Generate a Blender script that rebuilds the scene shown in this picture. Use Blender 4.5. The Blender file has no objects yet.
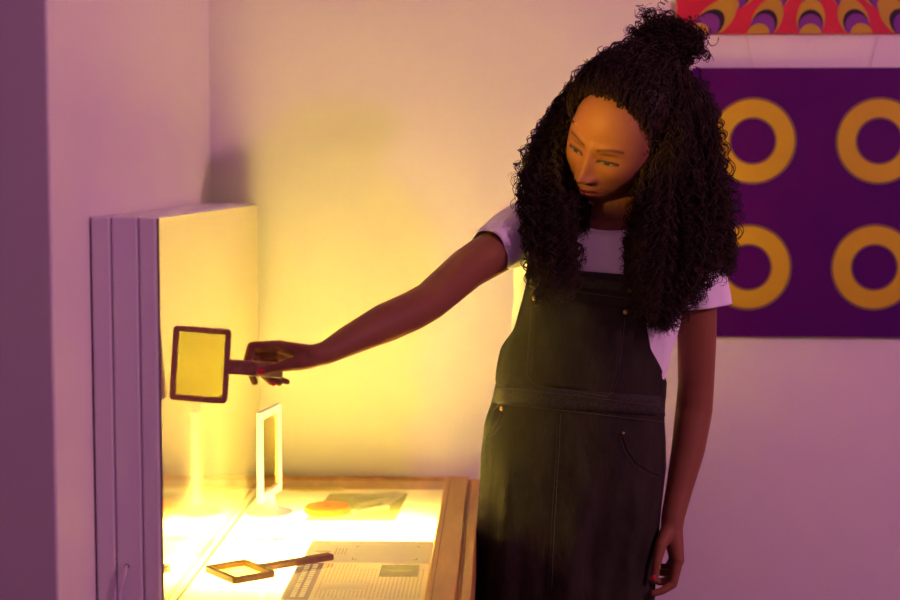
import bpy, math, random
import numpy as np
from mathutils import Vector, Matrix
random.seed(4)
rng = np.random.default_rng(7)
SC = bpy.context.scene
COL = SC.collection

# ------------------------------------------------------------------ camera geometry (metres)
FPX = 1600.0
PITCH = math.atan(130 / FPX)
YAW = math.atan(50 / FPX)
CAM = np.array([0.0, 0.0, 1.5])
def rx(a): c, s = math.cos(a), math.sin(a); return np.array([[1, 0, 0], [0, c, -s], [0, s, c]])
def ry(a): c, s = math.cos(a), math.sin(a); return np.array([[c, 0, s], [0, 1, 0], [-s, 0, c]])
def rz(a): c, s = math.cos(a), math.sin(a); return np.array([[c, -s, 0], [s, c, 0], [0, 0, 1]])
RC = rz(YAW) @ rx(math.pi / 2 - PITCH)
def ray(px, py): return RC @ np.array([(px - 450) / FPX, (300 - py) / FPX, -1.0])
def at(px, py, Y):                       # a photo point read at its own distance Y from the camera
    d = ray(px, py); return CAM + d * (Y / d[1])
def lay(px, py, z):                      # a photo point read on the level plane z
    d = ray(px, py); return CAM + d * ((z - CAM[2]) / d[2])
def proj(p):
    q = (np.asarray(p) - CAM) @ RC
    return np.stack([450 + FPX * q[..., 0] / -q[..., 2], 300 - FPX * q[..., 1] / -q[..., 2]], -1)

# ------------------------------------------------------------------ materials
def mat(name, col, rough=0.6, spec=0.4, metal=0.0, bump=None, vary=None, sheen=0.0, coat=0.0):
    m = bpy.data.materials.new(name); m.use_nodes = True
    nt = m.node_tree; b = nt.nodes['Principled BSDF']
    b.inputs['Base Color'].default_value = (*col, 1)
    b.inputs['Roughness'].default_value = rough
    b.inputs['Specular IOR Level'].default_value = spec
    b.inputs['Metallic'].default_value = metal
    if sheen: b.inputs['Sheen Weight'].default_value = sheen
    if coat: b.inputs['Coat Weight'].default_value = coat
    tc = nt.nodes.new('ShaderNodeTexCoord')
    if vary:                              # (scale xyz, amount)
        mp = nt.nodes.new('ShaderNodeMapping'); mp.inputs['Scale'].default_value = vary[0]
        nz = nt.nodes.new('ShaderNodeTexNoise'); nz.inputs['Scale'].default_value = 1; nz.inputs['Detail'].default_value = 4
        rp = nt.nodes.new('ShaderNodeValToRGB')
        k = vary[1]
        rp.color_ramp.elements[0].position = 0.3; rp.color_ramp.elements[1].position = 0.7
        rp.color_ramp.elements[0].color = (*[c * (1 - k) for c in col], 1)
        rp.color_ramp.elements[1].color = (*[min(1, c * (1 + k)) for c in col], 1)
        nt.links.new(tc.outputs['Object'], mp.inputs[0]); nt.links.new(mp.outputs[0], nz.inputs[0])
        nt.links.new(nz.outputs['Fac'], rp.inputs[0]); nt.links.new(rp.outputs[0], b.inputs['Base Color'])
    if bump:                              # (scale xyz, strength, distance)
        mp = nt.nodes.new('ShaderNodeMapping'); mp.inputs['Scale'].default_value = bump[0]
        nz = nt.nodes.new('ShaderNodeTexNoise'); nz.inputs['Scale'].default_value = 1; nz.inputs['Detail'].default_value = 3
        bp = nt.nodes.new('ShaderNodeBump'); bp.inputs['Strength'].default_value = bump[1]; bp.inputs['Distance'].default_value = bump[2]
        nt.links.new(tc.outputs['Object'], mp.inputs[0]); nt.links.new(mp.outputs[0], nz.inputs[0])
        nt.links.new(nz.outputs['Fac'], bp.inputs['Height']); nt.links.new(bp.outputs[0], b.inputs['Normal'])
    return m

def mixmat(name, a, b, fac):              # a, b: (kind, colour, roughness); fac a number or 'fresnel'
    m = bpy.data.materials.new(name); m.use_nodes = True
    nt = m.node_tree; nt.nodes.remove(nt.nodes['Principled BSDF'])
    out = nt.nodes['Material Output']
    def sh(s):
        n = nt.nodes.new({'diffuse': 'ShaderNodeBsdfDiffuse', 'translucent': 'ShaderNodeBsdfTranslucent',
                          'transparent': 'ShaderNodeBsdfTransparent', 'glossy': 'ShaderNodeBsdfGlossy'}[s[0]])
        n.inputs['Color'].default_value = (*s[1], 1)
        if s[0] == 'glossy': n.inputs['Roughness'].default_value = s[2]
        return n
    mx = nt.nodes.new('ShaderNodeMixShader')
    if fac == 'fresnel':
        fr = nt.nodes.new('ShaderNodeFresnel'); fr.inputs[0].default_value = 1.45
        ge = nt.nodes.new('ShaderNodeNewGeometry'); ma = nt.nodes.new('ShaderNodeMath'); ma.operation = 'SUBTRACT'; ma.inputs[0].default_value = 1
        mu = nt.nodes.new('ShaderNodeMath'); mu.operation = 'MULTIPLY'      # only the front face of a sheet reflects
        nt.links.new(ge.outputs['Backfacing'], ma.inputs[1]); nt.links.new(ma.outputs[0], mu.inputs[0]); nt.links.new(fr.outputs[0], mu.inputs[1])
        nt.links.new(mu.outputs[0], mx.inputs[0])
    else: mx.inputs[0].default_value = fac
    nt.links.new(sh(a).outputs[0], mx.inputs[1]); nt.links.new(sh(b).outputs[0], mx.inputs[2])
    nt.links.new(mx.outputs[0], out.inputs['Surface'])
    return m

M = {}
M['wall'] = mat('painted_wall', (.80, .77, .715), .75, .2, bump=((160, 160, 160), .05, .002))
M['floor'] = mat('vinyl_floor', (.25, .22, .21), .5, vary=((3, 3, 3), .1))
M['ceiling'] = mat('ceiling_paint', (.7, .68, .68), .8)
M['case_white'] = mat('white_lacquer', (.78, .76, .78), .45, .4, bump=((40, 40, 40), .03, .002))
M['mirror'] = mixmat('dusty_mirror', ('glossy', (.97, .93, .78), .10), ('diffuse', (.8, .76, .50)), .25)
M['wood'] = mat('varnished_oak', (.52, .27, .075), .42, .4, vary=((40, 3, 40), .22), bump=((120, 8, 120), .08, .001))
M['wood_dark'] = mat('dark_oak', (.27, .10, .05), .5, .3, vary=((40, 3, 40), .2))
M['walnut'] = mat('walnut', (.34, .15, .085), .45, .4, vary=((90, 20, 90), .25), bump=((300, 40, 300), .08, .0006))
M['wand_oak'] = mat('lens_oak', (.20, .095, .033), .42, .4, vary=((90, 20, 90), .2))
M['glass'] = mixmat('clear_pane', ('transparent', (.97, .98, .96)), ('glossy', (1, 1, 1), .02), 'fresnel')
M['lens'] = mixmat('hand_lens_sheet', ('transparent', (.78, .755, .45)), ('glossy', (1, 1, 1), .08), 'fresnel')
M['stand_pane'] = mixmat('stand_sheet', ('transparent', (.93, .88, .62)), ('glossy', (1, 1, 1), .1), .06)
M['acrylic'] = mixmat('clear_acrylic', ('transparent', (.93, .94, .92)), ('diffuse', (.9, .9, .9)), .10)
M['acrylic_bar'] = mixmat('highlight_acrylic', ('transparent', (.93, .94, .92)), ('diffuse', (.95, .95, .93)), .55)  # clear bars: whitish highlights mixed into the colour
M['diffuser'] = mixmat('opal_diffuser', ('translucent', (.92, .92, .92)), ('diffuse', (.85, .85, .85)), .35)
M['paper'] = mixmat('leaflet_paper', ('diffuse', (.80, .72, .62)), ('translucent', (.80, .70, .56)), .16)
M['card'] = mixmat('white_card', ('diffuse', (.88, .86, .82)), ('translucent', (.9, .88, .8)), .26)
M['ink'] = mat('grey_ink', (.22, .15, .13), .7)
M['ink_light'] = mat('pale_ink', (.50, .40, .34), .7)
M['banner'] = mat('violet_print', (.22, .13, .30), .6)
M['photo'] = mat('dark_photo_print', (.09, .07, .05), .5, vary=((60, 60, 60), .8))
M['photo_mid'] = mat('photo_tan_shape', (.25, .20, .11), .5)
M['film'] = mixmat('olive_film', ('transparent', (.66, .65, .42)), ('diffuse', (.3, .3, .2)), .25)
M['orange'] = mixmat('orange_plastic', ('diffuse', (.95, .38, .02)), ('translucent', (1.0, .42, .02)), .6)
M['yellow'] = mat('yellow_plastic', (.80, .62, .012), .4)
M['white_plastic'] = mat('white_plastic', (.86, .86, .84), .35)
M['cord'] = mat('white_cord', (.75, .70, .76), .5)
M['hole'] = mat('dark_hole', (.04, .03, .03), .7)
M['poster_purple'] = mat('purple_print', (.075, .002, .125), .5, .12)
M['ring_yellow'] = mat('ring_yellow_print', (.60, .43, .014), .5, .3)
M['ring_edge'] = mat('ring_edge_print', (.22, .125, .06), .5, .3)
M['art_red'] = mat('red_print', (.56, .018, .05), .5, .3)
M['art_yellow'] = mat('yellow_print', (.52, .36, .02), .5, .3)
M['art_purple'] = mat('violet_ink_print', (.20, .03, .28), .5, .3)
M['art_black'] = mat('black_print', (.02, .01, .02), .5, .3)
M['string'] = mat('hanging_string', (.6, .5, .5), .6)
M['board_edge'] = mat('board_edge', (.30, .20, .32), .6)
M['tee'] = mat('white_jersey', (.88, .86, .86), .85, .2, bump=((22, 22, 7), .55, .012))
M['denim'] = mat('black_denim', (.030, .026, .015), .85, .15, vary=((16, 16, 9), .35), bump=((24, 24, 11), .8, .012))
M['denim_edge'] = mat('denim_seam', (.036, .032, .022), .8, .2, vary=((300, 300, 300), .4))
M['stitch'] = mat('stitch_thread', (.07, .056, .03), .7)
M['brass'] = mat('brass_button', (.55, .36, .14), .35, .5, .9)
M['hair'] = mat('dark_brown_hair', (.026, .0125, .006), .45, .2)
M['shoe'] = mat('canvas_shoe', (.7, .68, .66), .7)
M['sole'] = mat('rubber_sole', (.8, .78, .74), .6)
M['nail'] = mat('red_nail_varnish', (.72, .025, .05), .25, .5, coat=.5)
M['metal'] = mat('lamp_metal', (.05, .05, .05), .4, .5, .6)

def skin_mat():
    m = bpy.data.materials.new('brown_skin'); m.use_nodes = True
    nt = m.node_tree; b = nt.nodes['Principled BSDF']
    at_ = nt.nodes.new('ShaderNodeAttribute'); at_.attribute_name = 'tone'
    nt.links.new(at_.outputs['Color'], b.inputs['Base Color'])
    b.inputs['Roughness'].default_value = .58; b.inputs['Specular IOR Level'].default_value = .28
    b.inputs['Subsurface Weight'].default_value = .0
    return m
M['skin'] = skin_mat()

# ------------------------------------------------------------------ mesh helpers
class MB:
    def __init__(s): s.v = []; s.f = []; s.m = []
    def add(s, v, f, mi=0):
        o = len(s.v); s.v += [tuple(map(float, p)) for p in v]
        s.f += [tuple(i + o for i in q) for q in f]; s.m += [mi] * len(f); return s
    def box(s, lo, hi, mi=0):
        x0, y0, z0 = lo; x1, y1, z1 = hi
        v = [(x0, y0, z0), (x1, y0, z0), (x1, y1, z0), (x0, y1, z0), (x0, y0, z1), (x1, y0, z1), (x1, y1, z1), (x0, y1, z1)]
        return s.add(v, [(0, 3, 2, 1), (4, 5, 6, 7), (0, 1, 5, 4), (1, 2, 6, 5), (2, 3, 7, 6), (3, 0, 4, 7)], mi)
    def prism(s, pts, off, mi=0):         # polygon extruded by vector off
        n = len(pts); pts = [np.array(p, float) for p in pts]; off = np.array(off, float)
        v = pts + [p + off for p in pts]
        f = [tuple(range(n))[::-1], tuple(range(n, 2 * n))] + [(i, (i + 1) % n, n + (i + 1) % n, n + i) for i in range(n)]
        return s.add(v, f, mi)
    def tube(s, P, R, k=8, mi=0, cap=True):
        P = np.array(P, float); n = len(P); R = np.broadcast_to(R, (n,))
        T = np.gradient(P, axis=0); T /= np.linalg.norm(T, axis=1)[:, None] + 1e-12
        a = np.array([0, 0, 1.0]) if abs(T[0][2]) < .9 else np.array([1.0, 0, 0])
        v = []
        for i in range(n):
            N = np.cross(T[i], a); N /= np.linalg.norm(N); B = np.cross(T[i], N); a = np.cross(N, T[i])
            a = -B if np.dot(-B, a) > 0 else B
            for j in range(k):
                t = 2 * math.pi * j / k; v.append(P[i] + R[i] * (math.cos(t) * N + math.sin(t) * a))
        f = [(i * k + j, i * k + (j + 1) % k, (i + 1) * k + (j + 1) % k, (i + 1) * k + j) for i in range(n - 1) for j in range(k)]
        if cap: f += [tuple(range(k))[::-1], tuple(range((n - 1) * k, n * k))]
        return s.add(v, f, mi)
    def lathe(s, c, prof, k=32, mi=0):    # prof: (r, z)
        v = []; n = len(prof)
        for r, z in prof:
            for j in range(k):
                t = 2 * math.pi * j / k; v.append((c[0] + r * math.cos(t), c[1] + r * math.sin(t), c[2] + z))
        f = [(i * k + j, i * k + (j + 1) % k, (i + 1) * k + (j + 1) % k, (i + 1) * k + j) for i in range(n - 1) for j in range(k)]
        f += [tuple(range(k))[::-1], tuple(range((n - 1) * k, n * k))]
        return s.add(v, f, mi)
    def capsule(s, p0, r0, p1, r1, k=16, mi=0):
        p0 = np.array(p0, float); p1 = np.array(p1, float); d = p1 - p0; L = np.linalg.norm(d) + 1e-9; d = d / L
        P, R = [], []
        for t in np.linspace(-math.pi / 2, 0, 6)[:-1]: P.append(p0 + d * r0 * math.sin(t)); R.append(max(r0 * math.cos(t), r0 * .02))
        P += [p0, p1]; R += [r0, r1]
        for t in np.linspace(0, math.pi / 2, 6)[1:]: P.append(p1 + d * r1 * math.sin(t)); R.append(max(r1 * math.cos(t), r1 * .02))
        return s.tube(P, np.array(R), k, mi)
    def chain(s, pts, k=16, mi=0):        # pts: (point, radius)
        for (a, ra), (b, rb) in zip(pts[:-1], pts[1:]): s.capsule(a, ra, b, rb, k, mi)
        return s
    def rings(s, R, closed=True, cap=True, mi=0):   # list of rings (n,3)
        n = len(R[0]); o = [p for r in R for p in r]; f = []
        for i in range(len(R) - 1):
            for j in range(n if closed else n - 1):
                f.append((i * n + j, i * n + (j + 1) % n, (i + 1) * n + (j + 1) % n, (i + 1) * n + j))
        if cap: f += [tuple(range(n))[::-1], tuple(range((len(R) - 1) * n, len(R) * n))]
        return s.add(o, f, mi)
    def build(s, name, mats, parent=None, smooth=False, bevel=0, local=False, origin=None, solid=0):
        me = bpy.data.meshes.new(name)
        v = np.array(s.v, float)
        if not local:
            o = np.array(parent.location) if (parent and origin is None) else np.array(origin if origin is not None else (0, 0, 0))
            q = parent.parent if parent else None
            while q: o = o + np.array(q.location); q = q.parent
            v = v - o
        me.from_pydata(v.tolist(), [], s.f)
        for m in (mats if isinstance(mats, (list, tuple)) else [mats]): me.materials.append(m)
        me.polygons.foreach_set('material_index', s.m)
        if smooth: me.polygons.foreach_set('use_smooth', [True] * len(me.polygons))
        me.update()
        ob = bpy.data.objects.new(name, me); COL.objects.link(ob)
        if parent: ob.parent = parent
        elif origin is not None: ob.location = origin
        if solid:
            md = ob.modifiers.new('thickness', 'SOLIDIFY'); md.thickness = solid; md.offset = 1
        if bevel:
            md = ob.modifiers.new('edge', 'BEVEL'); md.width = bevel; md.segments = 2; md.limit_method = 'ANGLE'
        return ob

def tag(o, label=None, cat=None, group=None, kind=None):
    if label: o['label'] = label
    if cat: o['category'] = cat
    if group: o['group'] = group
    if kind: o['kind'] = kind
    return o
def thing(name, label, cat, loc=(0, 0, 0), rot=(0, 0, 0), group=None):
    o = bpy.data.objects.new(name, None); COL.objects.link(o); o.location = loc; o.rotation_euler = rot
    o.empty_display_size = .05
    return tag(o, label, cat, group)

# ------------------------------------------------------------------ the room
YB, XL = 3.5, -.634
def struct(name, mb, m, **k): return tag(mb.build(name, m, **k), kind='structure')
struct('floor', MB().box((-3, -2, -.05), (3, YB + .1, 0)), M['floor'])
struct('ceiling', MB().box((-3, -2, 2.9), (3, YB + .1, 2.95)), M['ceiling'])
struct('wall_back', MB().box((XL - .02, YB, 0), (3, YB + .1, 2.9)), M['wall'])
struct('wall_left', MB().box((-3, 2.244, 0), (XL, YB + .1, 2.9)), M['wall'], bevel=.004)
struct('wall_right', MB().box((3, -2, 0), (3.1, YB + .1, 2.9)), M['wall'])
struct('baseboard_back', MB().box((-.04, YB - .012, 0), (3, YB, .09)), M['case_white'])

# ------------------------------------------------------------------ posters
pl, pt = at(692, 68, YB)[0], at(800, 68, YB)[2]; pb = at(800, 336.5, YB)[2]
PW = .536; pxc = pl + PW / 2; pzc = (pt + pb) / 2
post = thing('poster', 'purple poster with four big yellow rings hanging behind the person', 'poster', (pxc, YB - .012, pzc))
MB().box((pl, YB - .012, pb), (pl + PW, YB - .001, pt)).build('print', [M['poster_purple']], post)
def disc(mb, c, prof, y, mi, k=48, clip=None):          # flat annulus facing the room
    (r0, r1) = prof; v = []
    for j in range(k):
        t = 2 * math.pi * j / k
        v += [(c[0] + r0 * math.cos(t), y, c[1] + r0 * math.sin(t)), (c[0] + r1 * math.cos(t), y, c[1] + r1 * math.sin(t))]
    mb.add(v, [(2 * j, 2 * ((j + 1) % k), 2 * ((j + 1) % k) + 1, 2 * j + 1) for j in range(k)], mi)
for (cx, cy) in ((752, 141), (878, 141), (747.5, 267), (873, 267)):
    c = at(cx, cy, YB); mb = MB(); c = (c[0], c[2]); u = 1 / 457.
    y = YB - .0130
    disc(mb, c, (21.5 * u, 23.5 * u), y, 1); disc(mb, c, (23.5 * u, 40.5 * u), y, 0); disc(mb, c, (40.5 * u, 43 * u), y, 1)
    mb.build('yellow_ring', [M['ring_yellow'], M['ring_edge']], post)
for (a, b) in (((746, 35), (753, 68)), ((879, 35), (870, 68))):
    MB().tube([at(*a, YB - .004), at(*b, YB - .004)], .0006, 5).build('hanging_string', M['string'], post)

ac = at(812, -65, YB); ah = ac[2] - at(812, 34, YB)[2]; aw = ac[0] - at(676, 34, YB)[0]
art = thing('poster', 'red poster with fans of yellow and purple ovals above the ring poster', 'poster', (ac[0], YB - .012, ac[2]))
MB().box((ac[0] - aw, YB - .012, ac[2] - ah), (ac[0] + aw, YB - .001, ac[2] + ah)).build('print', M['art_red'], art)
def oval(ang, r, hw, hh, y, mi):
    d = np.array([math.sin(ang), -math.cos(ang)]); n = np.array([d[1], -d[0]])
    pts = []
    for j in range(28):
        t = 2 * math.pi * j / 28; q = d * (r + hh * math.cos(t)) + n * hw * math.sin(t)
        pts.append((ac[0] + min(max(q[0], -aw), aw), y, ac[2] + min(max(q[1], -ah), ah)))
    if np.ptp([p[0] for p in pts]) < .004 or np.ptp([p[2] for p in pts]) < .004: return
    mb.add(pts, [tuple(range(28))], mi)
for sgn in (1, -1):                       # fans towards the lower and the upper edge
    mb = MB()
    for bx in (-113, -52, -1, 49, 102):
        a = math.atan2(bx, 98); stretch = 1 / math.cos(a); lay_i = 0
        a = a if sgn > 0 else math.pi - a
        for k in range(5, -1, -1):
            r = .2145 * .71 ** k; e = YB - .0121
            for (rr, hw, hh, mi) in ((.83, .142, .20, 0), (.885, .125, .145, 2), (.915, .120, .13, 1), (1.0, .112, .12, 0)):
                lay_i += 1; oval(a, r * rr * stretch, r * hw, r * hh * stretch ** .5, e - lay_i * .00003, mi)
    mb.build('oval_fan', [M['art_yellow'], M['art_purple'], M['art_black']], art)

# ------------------------------------------------------------------ mirror cabinet on the left wall
XM, YF, YM, ZM = -.5255, 2.45, 3.458, 1.4285
mc = thing('mirror_cabinet', 'tall white layered cabinet with mirror side standing at the left wall', 'mirror', (-.58, 2.95, 0))
xs = [-.632, -.600, -.5575, XM - .003]
for a, b, in zip(xs[:-1], xs[1:]):
    MB().box((a + .0008, YF, 0), (b - .0008, YM, ZM)).build('panel', M['case_white'], mc, bevel=.0035)
MB().box((xs[0] + .004, YF + .006, .01), (xs[-1] - .004, YM - .004, ZM - .006)).build('core', M['case_white'], mc)
MB().box((XM - .003, YF + .002, .80), (XM, YM - .002, ZM - .003)).build('mirror_pane', M['mirror'], mc)
h = at(127, 566, YF)
MB().lathe((0, 0, 0), [(.001, 0), (.0042, 0), (.0042, .002), (.001, .002)], 14)
g = MB(); k = 16
g.tube([(h[0], YF - .0006, h[2]), (h[0], YF + .002, h[2])], .0038, 14); g.build('cord_hole', M['hole'], mc)
e = at(118, 612, YF)
MB().tube([(h[0], YF + .002, h[2]), (h[0], YF - .004, h[2] + .001), (h[0] - .002, YF - .006, h[2] - .012), (h[0] - .009, YF - .006, h[2] - .035),
           (e[0], YF - .006, e[2] - .01), (e[0] - .006, YF - .006, .5), (e[0] - .004, YF - .006, .012)], .0022, 8).build('cord', M['cord'], mc, smooth=True)

# ------------------------------------------------------------------ display case (light table)
ZG = .8222; ZD = .8012
X0, X1, XE = XM + .0015, -.1185, -.043
YR = 3.462; Y0 = 2.385
dc = thing('display_case', 'wooden display case with glowing glass top below the mirror', 'display case', ((X0 + XE) / 2, 2.75, 0))
mb = MB(); mb.box((X0, Y0 + .02, .0), (XE - .006, 3.49, .74)); mb.build('cabinet_body', M['wood_dark'], dc)
MB().box((X1, Y0, .74), (-.0685, 3.492, ZG + .004)).build('frame_rail', M['wood'], dc, bevel=.003)
MB().box((X0, YR, .74), (X1 - .0005, 3.492, ZG + .0025)).build('frame_rail', M['wood'], dc, bevel=.003)
MB().box((X0, Y0, .74), (X1 - .0005, Y0 + .05, ZG + .0025)).build('frame_rail', M['wood'], dc, bevel=.003)
MB().box((X1 + .0105, Y0, ZG + .0035), (X1 + .0125, 3.45, ZG + .0043)).build('rail_groove', M['wood_dark'], dc)
MB().box((-.0675, Y0, .74), (-.0625, 3.490, ZG - .004)).build('rail_step', M['wood_dark'], dc)
MB().box((-.062, Y0, .74), (XE, 3.488, ZG - .001)).build('side_ledge', M['wood'], dc, bevel=.003)
MB().box((X0, Y0 + .05, .741), (X1 - .001, YR, .745)).build('case_floor', M['white_plastic'], dc)
MB().box((X0 + .001, Y0 + .051, ZD - .003), (X1 - .001, YR - .001, ZD)).build('light_diffuser', M['diffuser'], dc)
MB().box((X0 + .001, Y0 + .051, ZG - .004), (X1 - .001, YR - .001, ZG)).build('glass_top', M['glass'], dc)
MB().box((X0 + .001, Y0 + .052, .745), (X0 + .003, YR - .002, ZD - .003)).build('case_lining', M['white_plastic'], dc)
MB().tube([(X0 + .001, Y0 + .06, ZG + .0012), (X0 + .001, YR - .002, ZG + .0008)], .0009, 8).build('edge_seal', M['wood_dark'], dc)

def light(name, kind, loc, target, power, color, size=None, size_y=None, shape='RECTANGLE', parent=None, **kw):
    L = bpy.data.lights.new(name, kind); L.energy = power; L.color = color
    if kind == 'AREA':
        L.shape = shape; L.size = size
        if size_y: L.size_y = size_y
    for k_, v_ in kw.items(): setattr(L, k_, v_)
    o = bpy.data.objects.new(name, L); COL.objects.link(o)
    loc = Vector(loc)
    o.rotation_euler = (Vector(target) - loc).to_track_quat('-Z', 'Y').to_euler()
    if parent: o.parent = parent; loc = loc - parent.location
    o.location = loc
    return o
LY0, LY1 = 2.66, 3.17
light('case_lamp', 'AREA', ((X0 + X1) / 2 - .01, (LY0 + LY1) / 2, .757), ((X0 + X1) / 2 - .01, (LY0 + LY1) / 2, 1.7), 90,
      (1.0, .72, .125), .33, LY1 - LY0, parent=dc)

# ---- things in and on the case
ZP = ZD + .0002
def quad(mb, pts, z, t, mi=0):
    mb.prism([(*lay(px, py, z)[:2], z) for px, py in pts], (0, 0, t), mi)
lf = thing('leaflet', 'printed leaflet with violet banner under the glass at the case front', 'leaflet', tuple(lay(370, 570, ZP)))
mb = MB(); P0 = lay(311, 543, ZP); P1 = lay(431, 541.5, ZP)
xl, xr, yt = P0[0], X1 - .002, P1[1]; yb = yt - .42
PD = -.355
mb.prism([(xl, yb, ZP), (xr, yb, ZP), (xr, yt, ZP), (xl, yt, ZP)], (0, 0, .0004), 0); mb.build('sheet', M['paper'], lf)
zt = ZP + .0005
ya = lay(370, 563, zt)[1]
mb = MB(); mb.box((xl + .002, ya, zt), (xr - .002, yt - .002, zt + .0002)); mb.build('card_panel', M['card'], lf)
bx0 = lay(284, 590, zt)[0]; bx0 = lay(290, 580, zt)[0]; bx1 = lay(316, 580, zt)[0]
mb = MB(); mb.box((xl - .004, yb, zt), (xl + .042, ya - .003, zt + .0002)); mb.build('banner', M['banner'], lf)
mb = MB()                                   # worn, unreadable heading and text rows: rows of small marks running away from the viewer
for c_, x in enumerate((xl + .010, xl + .024)):
    y = ya - .012
    while y > yb + .02:
        w = rng.uniform(.006, .011)
        mb.box((x, y - w, zt + .0002), (x + .009, y, zt + .0003), 0); y -= w + rng.uniform(.002, .006)
mb.build('heading', M['card'], lf)
mb = MB(); x = xl + .050
while x < xr - .008:
    y = ya - (.010 if x < xl + .098 else .042)
    while y > yb + .02:
        w = rng.uniform(.006, .016); mb.box((x, y - w, zt), (x + .0026, y, zt + .0002)); y -= w + .003
    x += .0068
mb.build('text_rows', M['ink_light'], lf)
q0 = lay(382, 565, zt); q1 = lay(418, 577, zt)
mb = MB(); mb.box((q0[0], q1[1], zt), (q1[0] - .001, q0[1], zt + .0004), 0)
cx, cy = (q0[0] + q1[0]) / 2, (q0[1] + q1[1]) / 2
mb.prism([(cx + .022 * math.cos(t) * (1 + .25 * math.sin(3 * t)), cy + .010 * math.sin(t), zt + .0004) for t in np.linspace(0, 6.283, 19)[:-1]], (0, 0, .0002), 1)
mb.build('printed_photo', [M['photo'], M['photo_mid']], lf)
zc = zt + .0003
a0 = lay(357, 546, zc); a1 = lay(417, 560, zc)
for sx, x in ((1, a0[0]), (-1, a1[0])):
    for sy, y in ((-1, a0[1]), (1, a1[1])):
        mb = MB(); mb.box((min(x, x + sx * .008), min(y, y + sy * .0022), zc), (max(x, x + sx * .008), max(y, y + sy * .0022), zc + .0002))
        mb.box((min(x, x + sx * .0015), min(y, y + sy * .013), zc), (max(x, x + sx * .0015), max(y, y + sy * .013), zc + .0002))
        mb.build('corner_mark', M['ink'], lf)
a0 = lay(323, 551.5, zc); mb = MB()
mb.prism([(a0[0] + .015 * math.cos(t), a0[1] + .008 * math.sin(t), zc) for t in np.linspace(0, 6.283, 25)[:-1]], (0, 0, .0002))
mb.build('round_mark', M['ink_light'], lf)
mb = MB(); a0 = lay(341, 551, zc)
for i_ in range(4):
    y = a0[1] + .022
    while y > a0[1] - .024:
        w = rng.uniform(.004, .009); mb.box((a0[0] - .010 + i_ * .006, y - w, zc), (a0[0] - .0075 + i_ * .006, y, zc + .0002)); y -= w + .003
mb.build('side_text', M['ink_light'], lf)
a0 = lay(322, 583, zt + .0006); a1 = lay(366, 590.5, zt + .0006)
tag(MB().box((a0[0], a1[1], 0), (a1[0], a0[1], .0012)).build('paper_tab', M['paper'], origin=(0, 0, zt + .0003), local=True),
    'blank tan paper tab lying on the text of the leaflet', 'paper')

fp = [(330, 494), (408, 493.5), (395, 521), (304, 521)]
mb = MB(); quad(mb, fp, ZP, .0006); o = mb.build('colour_film', M['film'], origin=tuple(lay(355, 508, ZP)))
tag(o, 'dark olive film sheet under the orange disc at the case back', 'film sheet')
c = lay(327.5, 509, ZP + .008); c[2] = ZP + .0008
od = thing('plastic_disc', 'orange plastic ring lying on the olive film sheet', 'disc', tuple(c))
mb = MB(); R_ = .0465; prof = [(.008, .004), (.008, .013), (.0105, .0145), (R_ - .003, .0145), (R_, .012), (R_, .0025), (R_ - .003, 0), (.009, 0), (.008, .004)]
k = 48; v = [(r * math.cos(2 * math.pi * j / k), r * math.sin(2 * math.pi * j / k), z) for r, z in prof for j in range(k)]
mb.add(v, [(i * k + j, i * k + (j + 1) % k, (i + 1) * k + (j + 1) % k, (i + 1) * k + j) for i in range(len(prof) - 1) for j in range(k)])
mb.build('ring_body', M['orange'], od, smooth=True, local=True)
mb = MB().lathe((0, 0, 0), [(.001, .005), (.0078, .005), (.0078, .009), (.001, .009)], 24); mb.build('centre_plug', M['orange'], od, local=True)
a0 = lay(281, 489.5, ZP); a1 = lay(345, 489.5, ZP); mb = MB(); n_ = 24
w_ = (a1[0] - a0[0]) / 2; cxm = (a0[0] + a1[0]) / 2
mb.prism([(cxm + w_ * math.cos(t), a0[1] + .022 * math.sin(t), ZP) for t in np.linspace(0, 2 * math.pi, n_ + 1)[:-1]], (0, 0, .004))
tag(mb.build('plastic_strip', M['yellow'], origin=(cxm, a0[1], ZP), bevel=.001), 'flat yellow oval plastic strip near the back rail of the case', 'strip')
# clear acrylic pieces on the film
labs = ['long clear acrylic bar lying farthest back beside the orange ring', 'clear acrylic bar tilted across the film sheet beside the orange ring',
        'short clear acrylic wedge at the right end of the film sheet', 'white edged acrylic block at the front right of the orange ring']
for (p, q, w, hgt, lb) in (((352, 499), (398, 495), .008, .008, labs[0]), ((358, 507), (392, 500), .008, .008, labs[1]),
                           ((384, 507), (402, 496), .010, .008, labs[2]), ((353, 515), (388, 509.5), .012, .010, labs[3])):
    A = lay(*p, ZP + .001); B = lay(*q, ZP + .001); d = (B - A)[:2]; n = np.array([-d[1], d[0]]) / np.linalg.norm(d) * w / 2
    z = ZP + .0008
    mb = MB().prism([(*(A[:2] + n), z), (*(A[:2] - n), z), (*(B[:2] - n), z), (*(B[:2] + n), z)][::-1], (0, 0, hgt))
    tag(mb.build('acrylic_bar', M['acrylic_bar'] if lb != labs[3] else M['white_plastic'], origin=(*A[:2], z), bevel=.001), lb, 'acrylic piece', 'acrylic pieces on the film sheet')
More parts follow.
